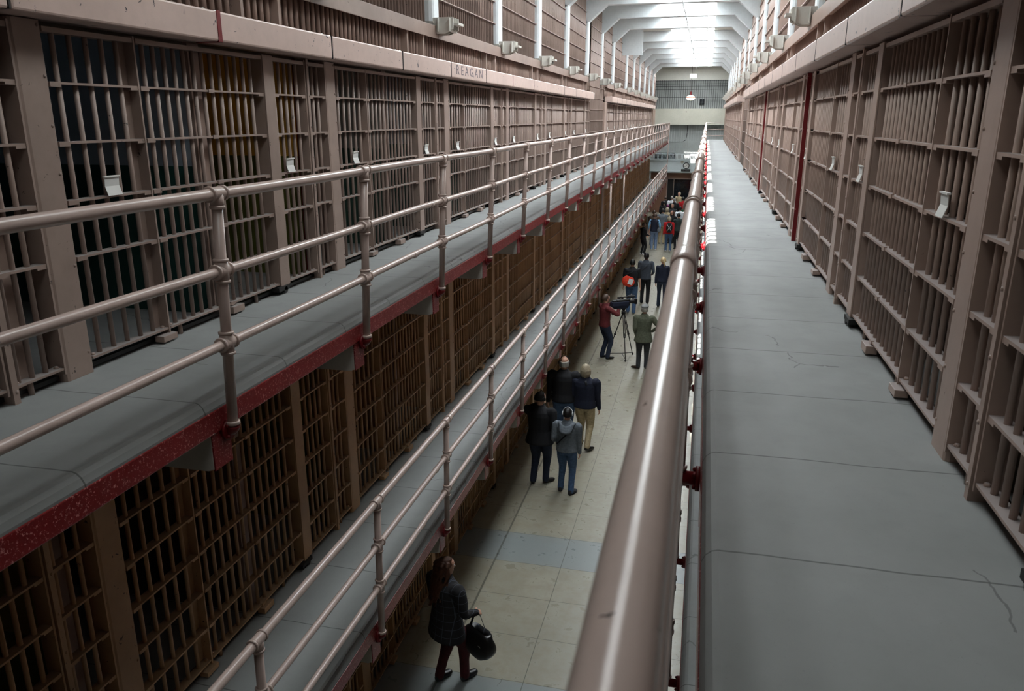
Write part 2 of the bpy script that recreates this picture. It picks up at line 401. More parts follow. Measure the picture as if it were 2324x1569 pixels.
# masonry of the blocks and the painted insides of the cells
PAL = {'left_upper': ['grey','grey','blue','ochre','grey','blue','grey','grey'], 'left_lower': ['olive','olive','brown','olive','tan','tan','tan','tan','tan','tan','tan','tan','tan','tan','tan','tan'],
       'left_ground': ['tan'], 'right_upper': ['pink','brown','pink']}
def cells(side, tier, wn):
    s, x = SIDES[side]; z = TIER[tier]; xf = x+s*.14; xb = x+s*2.9; zt = z+(1.93 if tier == 'upper' else 2.2)
    pal = PAL[side+'_'+tier]; names = []
    mb = MB(); nm = []
    def mi(m):
        if m not in nm: nm.append(m)
        return nm.index(m)
    ci = 0
    for y, blk, k in bays_list(tier):
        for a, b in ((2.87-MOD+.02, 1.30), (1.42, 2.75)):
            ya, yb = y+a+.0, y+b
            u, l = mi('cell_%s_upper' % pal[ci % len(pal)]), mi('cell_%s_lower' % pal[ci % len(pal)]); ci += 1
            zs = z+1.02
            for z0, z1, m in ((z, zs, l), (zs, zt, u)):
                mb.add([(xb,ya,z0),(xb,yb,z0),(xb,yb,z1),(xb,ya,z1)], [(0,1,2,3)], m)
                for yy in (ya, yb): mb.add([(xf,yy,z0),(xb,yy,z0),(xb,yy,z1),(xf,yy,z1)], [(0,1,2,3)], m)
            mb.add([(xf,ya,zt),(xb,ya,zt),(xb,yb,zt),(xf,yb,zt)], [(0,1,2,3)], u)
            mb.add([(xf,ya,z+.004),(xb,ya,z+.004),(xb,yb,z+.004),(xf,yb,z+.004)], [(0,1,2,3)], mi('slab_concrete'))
            # front edge of the dividing wall
            mb.box(xf-s*.03, xf+s*.004, yb, yb+.12 if b < 2 else yb+.14, z, zt, mi('taupe'))
            mb.box(xf, xf+s*.05, ya, yb, z+HC-.02, zt, mi('dark_concrete'))
    struct(mb, 'wall_cells_%s_%s' % (side, tier), nm)
for a in (('left','upper',0), ('left','lower',0), ('left','ground',0), ('right','upper',0)): cells(*a)
for s, x, nm in ((-1, XL, 'left'), (1, XR, 'right')):
    xf = x+s*.18; xb = x+s*3.4
    bx = [(xf, xb, 22.25, 25.95, 0 if s > 0 else ZA-.1, G+.55), (xf, xb, 48.62, YE, 0, G+.63), (xf, xb, -4, 0, 0, G+.55), (xf, xb, 0, YE, ZA+1.94, G+1.0)]
    bx += [(x+s*.001, xf, 49.0, YE-.01, ZA, G+.44)]
    if s > 0: bx += [(x+.18, xb, 0, YE, 0, ZA-.25)]
    else: bx += [(xf, xb, 0, YE, ZB+2.2, ZB+2.4), (xf, xb, 0, YE, 2.2, 2.35)]
    for b in bx: struct(MB().box(*b), 'wall_block_%s' % nm, 'cage_brown')
    pr = empty('steel_pier', (x, 25.72, 0), 'wide plain steel pier where the far %s block begins' % nm, 'steel pier')
    for za, zb in ((ZA, G+.45), (ZB, ZA-.19), (.002, ZB-.19)): MB().box(s*.002, s*.13, 0, .40, za+.002, zb).build('pier_length', 'taupe', pr, .01)
    mb = MB()
    for y in [22.68+.12*i for i in range(25)]: mb.tube([(x+s*.06, y, ZA), (x+s*.06, y, G+3.1)], .016, 6)
    w = mb.build('passage_screen', 'taupe_worn'); tag(w, 'tall barred screen closing the gap between the two %s cell blocks' % nm, 'barred screen')
    m = MB()
    for i in range(14): m.box(x+s*.03, x+s*.09, 22.62, 25.70, ZA+.3+.31*i, ZA+.313+.31*i)
    m.build('crossbars', 'taupe_worn', w)
# upper security cage above the header boxes, up to the roof
def make_cage(s, L):
    r = empty('upper_cage', (0,0,0), 'x', 'barred cage')
    P = 'taupe' if s > 0 else 'taupe_worn'
    m = MB(); m.box(s*(-.019), s*.13, 0, L, .92, 1.018); m.box(s*(-.03), s*(-.019), 0, L, .88, 1.02); m.build('sill', P, r, .004)
    n = int(L/.088)
    bars_mb([.04+.088*i for i in range(n)], .07, s, .64, .93, .018, 8).build('lower_bars', P, r)
    bars_mb([.04+.088*i for i in range(n)], .10, s, 1.0, 3.13, .018, 8).build('upper_bars', P, r)
    for y in (L*.70, L*.86): MB().box(s*0, s*.10, y-.018, y+.018, .64, .93).build('upright', P, r, .003)
    m = MB()
    for z in (1.36, 1.67, 1.98, 2.30, 2.62, 2.94): m.box(s*.055, s*.145, 0, L, z-.006, z+.006)
    m.build('crossbars', P, r)
    m = MB(); m.box(s*.155, s*.17, 0, L, .64, 3.14); m.build('backing_sheet', 'cage_brown', r)
    return r
cg = {'left': make_cage(-1, MOD-.002), 'right': make_cage(1, MOD-.002)}
for side in ('left', 'right'):
    s, x = SIDES[side]; n = 0
    for y in [-.2+MOD*k for k in range(7)]+[Y2-.35+MOD*k for k in range(8)]:
        place(cg[side], (x, y, G), 'tall brown barred cage above the %s header boxes, %s panel from the camera end' % (side, ordn(n)), 'cage panels above the %s cells' % side); n += 1

# ---------------------------------------------------------------- galleries
def gallery(side, zt, ground, label):
    s, x = SIDES[side]; edge = -2.285 if side == 'left' else .075
    r = empty('gallery_walkway', (x, 0, zt), label, 'walkway')
    e = edge-x; sg = 1 if side == 'left' else -1
    mb = MB(); rad = .05
    poly = [(s*.11, 0), (e-sg*rad, 0), (e-sg*rad*.6, -.006), (e-sg*rad*.25, -.022), (e, -.05), (e, -.062), (s*.11, -.062)]
    mb.prism(poly, 'y', -3.5, YE); mb.build('floor_slab', 'slab_concrete', r)
    mb = MB(); mb.box(s*.11, e+sg*.004, -3.5, YE, -.18, -.062); mb.build('edge_fascia', 'red_fascia', r, .006)
    mb = MB(); mb.box(s*.11, e-sg*.02, -3.5, YE-.01, -.182, -.178); mb.build('soffit', 'bracket_cream', r)
    k = -2
    first = None
    while 3.26+1.67*k < YE:
        y = 3.215+1.67*k
        if first is None:
            mb = MB(); mb.prism([(s*.1, -.182), (e-sg*.012, -.182), (e-sg*.012, -.37), (e-sg*.05, -.385), (s*.1, -.385)], 'y', -.075, .075)
            first = mb.build('bracket', 'bracket_cream', r, .006)
            mb = MB(); mb.box(e-sg*.012, e-sg*.004, -.076, .076, -.375, -.182); e1 = mb.build('bracket_end', 'red_fascia', first)
            first.location = (0, y, 0)
        else:
            c = first.copy(); COL.objects.link(c); c.location = (0, y, 0); c2 = e1.copy(); COL.objects.link(c2); c2.parent = c
        k += 1
    return r
gallery('left', ZA, 0, 'grey concrete upper left walkway slab with red edge, level with the camera')
gallery('left', ZB, 0, 'grey concrete lower left walkway slab with red edge, one level down')
gallery('right', ZA, 0, 'broad grey concrete upper right walkway slab beside the camera')
gallery('right', ZB, 0, 'lower right walkway slab seen through the gap beside the right railing')

# ---------------------------------------------------------------- pipe railings
def ring(mb, c, r, axis, w, m=0):
    p = Vector(c); d = {'x': Vector((1,0,0)), 'y': Vector((0,1,0)), 'z': Vector((0,0,1))}[axis]
    mb.tube([p-d*w/2, p-d*w*.25, p+d*w*.25, p+d*w/2], [r*.93, r, r, r*.93], 14, m)
def railing(side, zr, label, y_first, xt, xb, kmin, n_parts=99):
    """zr = top rail height"""
    sg = -1 if side == 'left' else 1          # direction from the rail to its slab
    r = empty('pipe_railing', (0, 0, zr), label, 'railing')
    zs = [0, -.365, -.725]; zbot = -1.152; R = .0275
    ks = [k for k in range(kmin, 60) if y_first+1.67*k < YE+.3]
    ya, yb = y_first+1.67*kmin-.5, y_first+1.67*ks[-1]
    if side == 'right' and zr > 5: ya = -1.2
    def xat(z): return xt+(xb-xt)*(z/zbot)
    for nm, z in zip(('top_rail', 'middle_rail', 'bottom_rail'), zs):
        mb = MB(); x = xat(z); rr = R if z == 0 else R*.86
        mb.tube([(x, ya+(yb-ya)*i/60, z+.004*math.sin(i*1.3)) for i in range(61)], rr, 20)
        for i, y in enumerate([ya+5.6+6.68*j for j in range(8)]):
            if y < yb: ring(mb, (x, y+z*1.1, z), rr*1.17, 'y', .07)
        if side == 'right' and zr > 5 and z == 0: ring(mb, (x, 1.96, z), rr*1.17, 'y', .17)
        mb.build(nm, 'rail_paint', r)
    protoP = None
    for k in ks:
        y = y_first+1.67*k
        if protoP is None:
            mb = MB(); mb.tube([(xat(0), 0, 0), (xb, 0, zbot)], .0265, 16)
            for z in zs:
                x = xat(z)
                ring(mb, (x, 0, z), .033, 'y', .115 if z == 0 else .10)
                for dy in (-.05, .05): ring(mb, (x, dy, z), .0385, 'y', .016)
                if z == 0: mb.tube([(x, 0, 0), (x, 0, -.065)], .033, 14); ring(mb, (x, 0, -.062), .0365, 'z', .016)
                else:
                    mb.tube([(x, 0, z-.055), (x, 0, z+.055)], .033, 14)
                    for dz in (-.052, .052): ring(mb, (x, 0, z+dz), .0375, 'z', .014)
            ring(mb, (xb, 0, zbot+.004), .036, 'z', .02)
            protoP = mb.build('post', 'rail_paint', r)
            dx = (-2.285 if side == 'left' else .075)-xb
            mb = MB(); pts = []
            for i in range(8):
                a = (PI/2)*i/7; q = min(.035, abs(dx)*.6)
                pts.append((xb+sg*q*(1-math.cos(a)), 0, zbot-.012-q*math.sin(a)))
            pts.append((xb+dx-sg*.012, 0, pts[-1][2])); mb.tube(pts, [.033]*7+[.031, .031], 14)
            zz = pts[-1][2]; mb.disc((xb+dx-sg*.012, 0, zz), .056, 'x', .018, 0, 18)
            for a in range(4): mb.sphere((xb+dx-sg*.026, .042*math.cos(a*PI/2+.78), zz+.042*math.sin(a*PI/2+.78)), .011, seg=8, rg=4)
            el = mb.build('elbow', 'red_paint', protoP); tag(el, 'red painted elbow and flange')
            protoP.location = (0, y, 0)
        else:
            c = protoP.copy(); COL.objects.link(c); c.location = (0, y, 0); c2 = el.copy(); COL.objects.link(c2); c2.parent = c
    if zr > 5:
        mb = MB(); yy = yb
        for z in zs: x = xat(z); xe = (XL if side == 'left' else XR); mb.tube([(x, yy, z), (xe, yy, z)], .018, 10)
        if side == 'right': mb.build('return_rail', 'rail_paint', r)
    return r
ZR = G-.344
railing('left', ZR, 'three-bar pipe railing along the upper left walkway', 3.26, -2.205, -2.246, -1)
railing('left', ZR-2.443, 'three-bar pipe railing along the lower left walkway', 3.25, -2.235, -2.25, -1)
railing('right', ZR, 'large blurred pipe railing close to the camera on the right', 3.26, -.034, -.02, 0)
railing('right', ZR-2.443, 'pipe railing of the lower right walkway, mostly hidden below', 3.26, -.04, -.02, -1)
for y, nm in ((19.96, 'nearer'), (23.30, 'farther')):
    mb = MB(); mb.tube([(-2.25, y+.03, ZR-2.42), (-2.248, y+.03, ZA-.30)], .024, 12); ring(mb, (-2.248, y+.03, ZA-.30), .032, 'z', .03)
    tag(mb.build('vertical_pipe', 'rail_paint'), 'thin vertical pipe from upper walkway edge down to the lower railing, the %s of two' % nm, 'pipe')
mb = MB(); mb.tube([(-2.27, YE-.03, 2.3), (-2.262, YE-.03, ZR)], .024, 12)
tag(mb.build('vertical_pipe', 'rail_paint'), 'pipe at the far end linking upper and lower left railings', 'pipe')
def text(s, size, loc, rot, mat, parent=None, name='lettering', ext=.001, sx=1):
    c = bpy.data.curves.new(name, 'FONT'); c.body = s; c.size = size; c.extrude = ext; c.align_x = 'CENTER'; c.align_y = 'CENTER'
    me_o = bpy.data.objects.new(name+'_tmp', c); COL.objects.link(me_o)
    dg = bpy.context.evaluated_depsgraph_get(); me = bpy.data.meshes.new_from_object(me_o.evaluated_get(dg)); bpy.data.objects.remove(me_o)
    me.materials.clear(); me.materials.append(MATS[mat]); o = bpy.data.objects.new(name, me); COL.objects.link(o)
    o.location = loc; o.rotation_euler = rot; o.scale = (sx, 1, 1)
    if parent: o.parent = parent
    return o

hb_ = [o for o in bpy.data.objects if o.name.startswith('door_header_box') and abs(o.location.y-(3.08+1.58*4)) < .05 and o.location.x < 0 and o.location.z > 6][0]
text('R E A G A N', .155, (.1662, .78, .092), (PI/2, 0, PI/2), 'graffiti', hb_, sx=1.45)
hb_['label'] = 'pinkish steel box over upper left gallery doors with the painted letters REAGAN'
# ---------------------------------------------------------------- far end of the hall
def far(px, py, Y):          # point on the far wall for a pixel read off the photo
    return None
struct(MB().box(-7, 5, YF, YF+.3, 0, CEIL+.2), 'wall_far', 'grey_wall')
struct(MB().box(-7, 5, YF-.5, YF, G-.50, G+.53), 'trim_1', 'cream_wall')
mb = MB(); mb.box(-7, 5, YF-.12, YF-.001, G+2.35, CEIL); struct(mb, 'trim_2', 'ceiling_paint')
def grid(name, x0, x1, y, z0, z1, sx, zs, r, mat, label, cat):
    mb = MB(); n = int((x1-x0)/sx)
    for i in range(n+1): mb.tube([(x0+sx*i, y, z0), (x0+sx*i, y, z1)], r, 6)
    o = mb.build(name, mat); tag(o, label, cat)
    mb = MB()
    for z in zs: mb.box(x0, x1, y-.02, y+.02, z-.012, z+.012)
    mb.build('crossbar', mat, o); return o
grid('gallery_bars', -4.2, 1.9, YF-.35, G+.53, G+2.35, .14, (G+1.25, G+1.75, G+1.95, G+2.1, G+2.3), .012, 'dark_metal', 'grey bars of the gun gallery high on the far wall', 'barred gallery')
grid('wall_bars', -4.2, 1.9, YF-.2, G-2.7, G-.5, .16, (G-1.0, G-1.6, G-2.3), .010, 'grey_wall', 'faint vertical bars in front of the grey far wall below the cream band', 'wall bars')
mb = MB(); mb.box(-.58, -.44, YF-.1, YF-.05, G+.78, G+1.15); mb.box(-.40, -.26, YF-.1, YF-.05, G+.78, G+1.15); tag(mb.build('small_window', 'dark_glass'), 'small dark two-pane window behind the far gallery bars', 'window')
YB = 53.0
bal = empty('balcony', (0, YB, 0), 'pale grey balcony across the far end carrying the clock', 'balcony')
mb = MB(); mb.box(-6.9, 4.9, 0, .06, G-3.42, G-2.66); mb.box(-6.9, 4.9, 0, 2.4, G-3.5, G-3.42); mb.build('parapet', 'balcony_paint', bal)
mb = MB()
for z in (G-3.40, G-2.70, G-2.62): mb.box(-6.9, 4.9, -.05, .0, z-.02, z+.02)
mb.build('ledge', 'balcony_paint', bal)
mb = MB()
for i in range(60):
    x = -3.6+.085*i; mb.tube([(x, .03, G-2.66), (x, .03, G-2.30)], .010, 6)
mb.box(-3.7, 1.6, .0, .06, G-2.32, G-2.29); mb.build('guard_bars', 'white_steel', bal)
mb = MB(); mb.box(-3.3, -1.9, .5, .6, G-2.66, G-2.25); mb.build('dark_openings', 'dark_glass', bal)
ck = empty('wall_clock', (-1.13, YB-.10, G-3.03), 'round white clock with thick black rim hanging on the far balcony', 'clock')
mb = MB(); mb.disc((0,0,0), .165, 'y', .06, 0, 32); mb.build('clock_face', 'paper', ck)
mb = MB()
for i in range(32):
    a, b = 2*PI*i/32, 2*PI*(i+1)/32
    mb.add([(r*math.cos(t), yy, r*math.sin(t)) for yy in (-.045, .03) for r in (.16, .205) for t in (a, b)], [(0,1,3,2),(4,6,7,5),(0,4,5,1),(2,3,7,6)])
mb.build('rim', 'black_rubber', ck)
mb = MB(); mb.prism([(-.008,-.02),(.008,-.02),(.075,.075),(.062,.085)], 'y', -.04, -.036); mb.prism([(-.006,.02),(-.006,-.02),(-.10,-.085),(-.108,-.075)], 'y', -.045, -.041)
for h in range(12):
    a = h*PI/6; mb.box(.14*math.cos(a)-.006, .14*math.cos(a)+.006, -.036, -.034, .14*math.sin(a)-.006, .14*math.sin(a)+.006)
mb.build('hands', 'black_rubber', ck)
sg = tag(MB().box(-1.44, -.86, YB-.11, YB-.07, G-3.42+.03, G-3.42+.17).build('name_sign', 'black_rubber'), 'black name board under the clock with pale capital letters', 'sign')
text('TIMES SQUARE', .072, (-1.15, YB-.113, G-3.305), (PI/2, 0, 0), 'paper', sg)
for x, z, yy, lab in ((-1.40, G+.33, YF-.52, 'small round dark-centred fixture on the cream band of the far wall'), (-1.40, G-2.80, YB-.021, 'small round bell fixed above left of the clock')):
    b = tag(MB().disc((x, yy, z), .10, 'y', .04, 0, 24).build('round_fixture', 'cream_wall'), lab, 'wall fixture')
    m = MB(); m.disc((x, yy-.03, z), .03, 'y', .03); m.build('centre', 'black_rubber', b)
mb = MB(); mb.tube([(-2.55, YF-.024, G-1.62), (-1.55, YF-.024, G-1.62), (-1.33, YF-.024, G-1.5), (-1.28, YF-.024, G-1.2), (-1.25, YF-.024, G-.52)], .022, 8)
tag(mb.build('conduit_pipe', 'black_rubber'), 'black conduit bending across the grey far wall', 'pipe')
# doorway under the balcony
mb = MB(); mb.box(-3.4, -2.35, YB+.6, YB+.8, 0, G-3.51); mb.box(-.2, 3, YB+.6, YB+.8, 0, G-3.51); mb.box(-2.35, -.2, YB+.6, YB+.8, 2.25, G-3.51)
struct(mb, 'wall_doorway', 'salmon_wall')
mb = MB(); mb.box(-2.35, -2.29, YB+.55, YB+.82, 0, 2.25); mb.box(-1.9, -1.86, YB+.55, YB+.82, 0, 2.25); mb.box(-2.35, -.2, YB+.55, YB+.82, 2.2, 2.27)
d = tag(mb.build('door_1', 'taupe'), kind='structure'); MB().box(-1.86, -.2, YB+.7, YB+.74, 0, 2.2).build('door_pane', 'dark_glass', d); MB().box(-2.29, -1.9, YB+.7, YB+.74, 0, 2.2).build('door_leaf', 'black_rubber', d)
# lamps
lamp = empty('pendant_lamp', (-.74, 35.0, G+.80), 'warm glowing dish pendant lamp hanging over the far aisle', 'lamp')
mb = MB(); rr = [(.03,.22),(.035,.10),(.06,.06),(.13,.02),(.19,-.01),(.20,-.035)]
mb.loft([[(r*math.cos(a), r*math.sin(a), z) for a in [2*PI*i/24 for i in range(24)]] for r, z in rr], cap=False); mb.build('shade', 'red_paint', lamp)
mb = MB(); mb.sphere((0,0,-.03), (.18,.18,.10), 0, 24, 10); mb.build('bulb', 'lamp_glow', lamp)
mb = MB(); mb.tube([(0,0,.2), (0,0,CEIL-G-.80)], .008, 6); mb.build('cord', 'dark_metal', lamp)
fl = empty('flood_lamp', (-.97, 50.0, G+2.33), 'white glowing rectangular flood lamp near the far ceiling', 'lamp')
mb = MB(); mb.box(-.19,.19,-.05,.05,-.11,.11); mb.build('lamp_body', 'flood_glow', fl, .03); MB().box(-.01,.01,-.01,.01,.1,CEIL-G-2.33).build('hanger', 'dark_metal', fl)
mb = MB(); mb.tube([(-.78, y, CEIL-.42+.03*math.sin(y*1.1)) for y in range(18, 51, 1)], .012, 8)
for y in FR[6:]: mb.tube([(-.78, y, CEIL-.42), (-.78, y, CEIL-.38)], .02, 6)
tag(mb.build('ceiling_conduit', 'white_steel'), 'thin white conduit running under the roof beams beside the skylight', 'pipe')
mb = MB(); mb.box(-3.38, -2.5, 31.0, 31.06, G+2.2, CEIL-.003); tag(mb.build('roof_bulkhead', 'white_steel'), 'white panel closing the roof corner above the gap between left cell blocks', 'panel')
#PEOPLE-BEGIN
# ---------------------------------------------------------------- people
for nm, c in dict(skin=(196,150,128), skin_dark=(92,62,50), skin_tan=(170,122,98)).items(): simple(nm, c, .5, 0, .06)
CL = dict(black_cloth=(18,19,24), navy_cloth=(24,30,50), grey_cloth=(104,112,120), slate_cloth=(62,68,78), khaki_cloth=(176,160,128), olive_cloth=(84,88,72),
 denim=(66,92,126), dark_denim=(32,42,62), light_denim=(120,140,172), maroon_cloth=(74,18,24), red_cloth=(190,22,30), dark_red=(96,30,34), charcoal=(48,50,54), white_cloth=(222,226,230),
 blue_cloth=(120,170,205), green_cloth=(20,110,80), brown_cloth=(84,66,52), teal_dark=(36,50,48), purple_cloth=(120,50,100),
 grey_hair=(150,146,138), black_hair=(20,17,16), brown_hair=(66,48,36), auburn_hair=(78,44,26), blond_hair=(206,182,138), ash_hair=(158,146,124),
 black_leather=(18,18,19), white_shoe=(210,210,208), brown_leather=(60,44,36), orange_bag=(214,58,30), felt_grey=(122,124,124))
for nm, c in CL.items(): simple(nm, c, .35 if 'leather' in nm else (.55 if 'hair' in nm else .85), 0, .22, 30)
def ell(cx, cy, z, rx, ry, n=20, tilt=0): return [(cx+rx*math.cos(a), cy+ry*math.sin(a), z+tilt*ry*math.sin(a)) for a in [2*PI*i/n for i in range(n)]]
def cat(pts, n=5):
    P = [Vector(p) for p in pts]; out = []
    for i in range(len(P)-1):
        a, b, c, d = P[max(i-1,0)], P[i], P[i+1], P[min(i+2,len(P)-1)]
        for k in range(n):
            t = k/n; out.append(.5*((2*b)+(c-a)*t+(2*a-5*b+4*c-d)*t*t+(3*b-a-3*c+d)*t**3))
    return out+[P[-1]]
def lerpr(rs, n=5):
    out = []
    for i in range(len(rs)-1):
        for k in range(n): out.append(rs[i]+(rs[i+1]-rs[i])*k/n)
    return out+[rs[-1]]
def limb(mb, pts, rs, m=0, flat=1.0, curve=True):
    if curve: mb.tube(cat(pts), lerpr(rs), 14, m, True, flat)
    else: mb.tube(pts, rs, 14, m, True, flat)
    for p, r in ((pts[0], rs[0]), (pts[-1], rs[-1])): mb.sphere(p, r*.97, m, 12, 8)
def remesh(o, v, smooth=2):
    r = o.modifiers.new('r', 'REMESH'); r.mode = 'VOXEL'; r.voxel_size = v; r.use_smooth_shade = True
    if smooth: s = o.modifiers.new('s', 'SMOOTH'); s.factor = .5; s.iterations = smooth
    return o
def ik(a, b, l1, l2, bend):
    a, b = Vector(a), Vector(b); d = b-a; L = min(d.length, (l1+l2)*.999); d.normalize(); b = a+d*L
    x = (l1*l1-l2*l2+L*L)/(2*L); h = math.sqrt(max(l1*l1-x*x, 0)); bend = Vector(bend); bend = (bend-d*bend.dot(d)).normalized()
    return a+d*x+bend*h, b
def person(label, X, Y, H, yaw, top='black_cloth', legs='denim', shoes='black_leather', hair='brown_hair', style='short', skin='skin',
           stride=(.0, .0), arms=None, headyaw=0, coat=.0, build=1.0, group=None, fine=True, gap=.10, nod=0.0, sleeves=True, feet=(0, 0)):
    """local frame: x right, +y the way the body faces; yaw 0 faces down the aisle, away from the camera"""
    k = H/1.75; r = empty('person', (X, Y, 0), label, 'person', group, yaw); vox = .009 if fine else .014; B = build
    hipz, kneez, ankz, shz, nkz, hdz = .92*k, .49*k, .085*k, 1.42*k, 1.50*k, 1.635*k
    sw = .185*k*B; hw = .095*k
    body = MB(); trou = MB(); jack = MB(); shoeL = []
    # legs
    for i, sd in enumerate((-1, 1)):
        hip = (sd*hw, 0, hipz); fy = stride[i]; lift = max(0, -fy)*.25 if abs(fy) > .12 and fy < 0 else 0
        ank = (sd*(gap), fy, ankz+lift); kn, an = ik(hip, ank, .44*k, .43*k, (0, 1, 0))
        limb(body, [hip, kn, an], [.075*k*B, .05*k, .036*k])
        limb(trou, [(sd*hw*.95, 0, hipz), ((Vector(hip)+kn)/2), kn, (kn+an)/2, an-Vector((0,0,.015))], [.098*k*B, .088*k*B, .066*k*B, .062*k, .060*k])
        t = feet[i]; fx = Vector((math.sin(t), math.cos(t), 0)); pitch = -.5 if lift else 0
        heel = an+Vector((0,0,-.05*k))-fx*.05; toe = heel+fx*.25*k+Vector((0,0,pitch*.16 if pitch else -.008))
        if not lift: heel.z = .045; toe.z = .032
        else: toe.z = .035; 
        s = MB(); side = Vector((fx.y, -fx.x, 0))
        rings = []
        for q, hh, ww in ((0, .035, .030), (.12, .048, .036), (.35, .046, .040), (.65, .034, .048), (.9, .026, .042), (1, .016, .026)):
            c = heel.lerp(toe, q); base = c.z-.035
            rings.append([c+side*(ww*math.cos(a))+Vector((0,0,max(-.036, hh*math.sin(a)))) for a in [2*PI*j/14 for j in range(14)]])
        s.loft(rings); s.tube([an+Vector((0,0,.02)), heel+fx*.04], [.045, .045], 12)
        shoeL.append(remesh(s.build('shoe', shoes, r), .008, 1))
    # torso
    def stack(mb, lst, m=0): mb.loft([ell(cx, cy, z*k, rx*k*B, ry*k*B) for z, cx, cy, rx, ry in lst], m)
    stack(body, [(.90,0,0,.14,.09),(1.05,0,0,.125,.085),(1.2,0,.005,.14,.095),(1.35,0,0,.155,.095),(1.44,0,-.005,.11,.07),(1.49,0,0,.055,.055)])
    stack(trou, [(.82,0,0,.13,.10),(.88,0,-.008,.165,.118),(.95,0,-.005,.162,.112),(1.03,0,0,.145,.10)])
    hem = .90-coat
    fl = .03 if coat > .05 else 0
    stack(jack, [(hem,0,-.004,.178+fl,.132+fl*.6),(hem+.03,0,-.004,.182+fl,.134+fl*.6),(1.05,0,0,.163,.120),(1.18,0,.002,.170,.122),(1.32,0,-.004,.185,.124),(1.40,0,-.008,.168,.108),(1.45,0,-.004,.115,.085),(1.50,0,.0,.068,.068),(1.52,0,0,.062,.064)])
    # head
    hp = Vector((0, .012, hdz)); hb = MB()
    cy_, sy_ = math.cos(headyaw), math.sin(headyaw)
    def hd(p):
        x, y, z = p; y, z = y*math.cos(nod)+z*math.sin(nod), -y*math.sin(nod)+z*math.cos(nod)
        return Vector((x*cy_+y*sy_, -x*sy_+y*cy_, z))*k+hp
    rings = []
    for z, cy, rx, ry in ((-.115,.035,.026,.026),(-.10,.03,.046,.052),(-.07,.018,.060,.075),(-.035,.006,.069,.088),(0,.0,.074,.096),(.035,-.003,.077,.100),(.07,-.006,.071,.092),(.10,-.008,.050,.066),(.117,-.008,.022,.028)):
        rings.append([hd((rx*math.cos(a), cy+ry*math.sin(a), z)) for a in [2*PI*j/20 for j in range(20)]])
    body.loft(rings)
    body.tube([hd((0,.088,.02)), hd((0,.108,-.018)), hd((0,.098,-.028))], [.009,.014,.010], 8)       # nose
    body.tube([hd((-.03,.088,.034)), hd((.03,.088,.034))], .010, 8); body.tube([hd((-.02,.088,-.055)), hd((.02,.088,-.055))], .009, 8)
    for sd in (-1, 1): body.tube([hd((sd*.076,-.002,.025)), hd((sd*.082,-.008,.0)), hd((sd*.075,.002,-.025))], [.010,.013,.007], 8)
    limb(body, [(0,-.012,shz-.02), (0,-.006,nkz), hd((0,-.012,-.06))], [.062*k,.054*k,.052*k])
    # arms
    arms = arms or [dict(), dict()]; hands = []
    for i, sd in enumerate((-1, 1)):
        a = arms[i]; sh = Vector((sd*sw, -.005, shz-.02))
        tgt = Vector(a.get('w', (sd*(.235*B), .03, .80)))*k
        el, wr = ik(sh, tgt, .285*k, .255*k, a.get('bend', (sd*.25, -1, 0)))
        limb(body, [sh, (sh+el)/2, el, (el+wr)/2, wr], [.048*k, .042*k, .036*k, .034*k, .024*k])
        slv = a.get('sleeve', sleeves)
        if slv is True: limb(jack, [Vector((sd*sw*.80,-.005,shz-.035)), sh, (sh+el)/2, el, (el+wr)/2, wr], [.075*k*B, .066*k*B, .060*k*B, .052*k, .048*k, .040*k])
        elif slv == 'short': limb(jack, [Vector((sd*sw*.80,-.005,shz-.035)), sh, sh.lerp(el, .7)], [.075*k*B, .064*k*B, .060*k*B])
        else: limb(jack, [Vector((sd*sw*.70,-.005,shz-.035)), sh*.98], [.075*k*B, .06*k*B])
        f = (wr-el).normalized(); f = Vector(a.get('hand', f)).normalized()
        pn = Vector(a.get('palm', (-sd, 0, 0))); pn = (pn-f*pn.dot(f)).normalized(); u = f.cross(pn).normalized()   # u: across the palm
        if u.y < 0: u = -u                                              # thumb side forward
        curl = a.get('curl', .5)
        pc = wr+f*.012
        body.loft([[wr+f*(d*k)+u*(w*k*math.cos(t))+pn*(h*k*math.sin(t)) for t in [2*PI*j/12 for j in range(12)]] for d, w, h in ((-.01,.024,.018),(.03,.034,.016),(.06,.040,.015),(.088,.038,.012))])
        for q, (off, ln) in enumerate(((.028,.072),(.010,.080),(-.009,.074),(-.027,.058))):
            p0 = wr+f*(.08*k)+u*(off*k); c1 = curl*(.8+.1*q)
            d1 = (f*math.cos(c1*.6)+pn*math.sin(c1*.6)); d2 = (f*math.cos(c1*1.5)+pn*math.sin(c1*1.5)); d3 = (f*math.cos(c1*2.2)+pn*math.sin(c1*2.2))
            p1 = p0+d1*(ln*.48*k); p2 = p1+d2*(ln*.30*k); p3 = p2+d3*(ln*.22*k)
            body.tube([p0-f*.01, p1, p2, p3], [.0095,.0088,.008,.0065], 8)
        t0 = wr+f*.02*k+u*.026*k; t1 = t0+(u*.8+f*.6+pn*.2).normalized()*.035*k; t2 = t1+(u*.3+f*.9+pn*.35).normalized()*.030*k
        body.tube([t0-u*.01, t1, t2], [.013,.011,.008], 8); hands.append((wr, f, pn))
    remesh(body.build('body', skin, r), .007 if fine else .012, 1)
    if fine:
        for sd in (-1, 1):
            m = MB(); m.sphere(hd((sd*.030,.084,.018)), .011, seg=10, rg=6); m.build('eye', 'white_cloth', r)
        m = MB(); m.tube([hd((-.022,.098,-.058)), hd((0,.101,-.060)), hd((.022,.098,-.058))], .004, 6); m.build('mouth', 'dark_red', r)
    remesh(trou.build('trousers', legs, r), vox, 2)
    remesh(jack.build('jacket', top, r), vox, 2)
    # hair
    h = MB(); hr = []
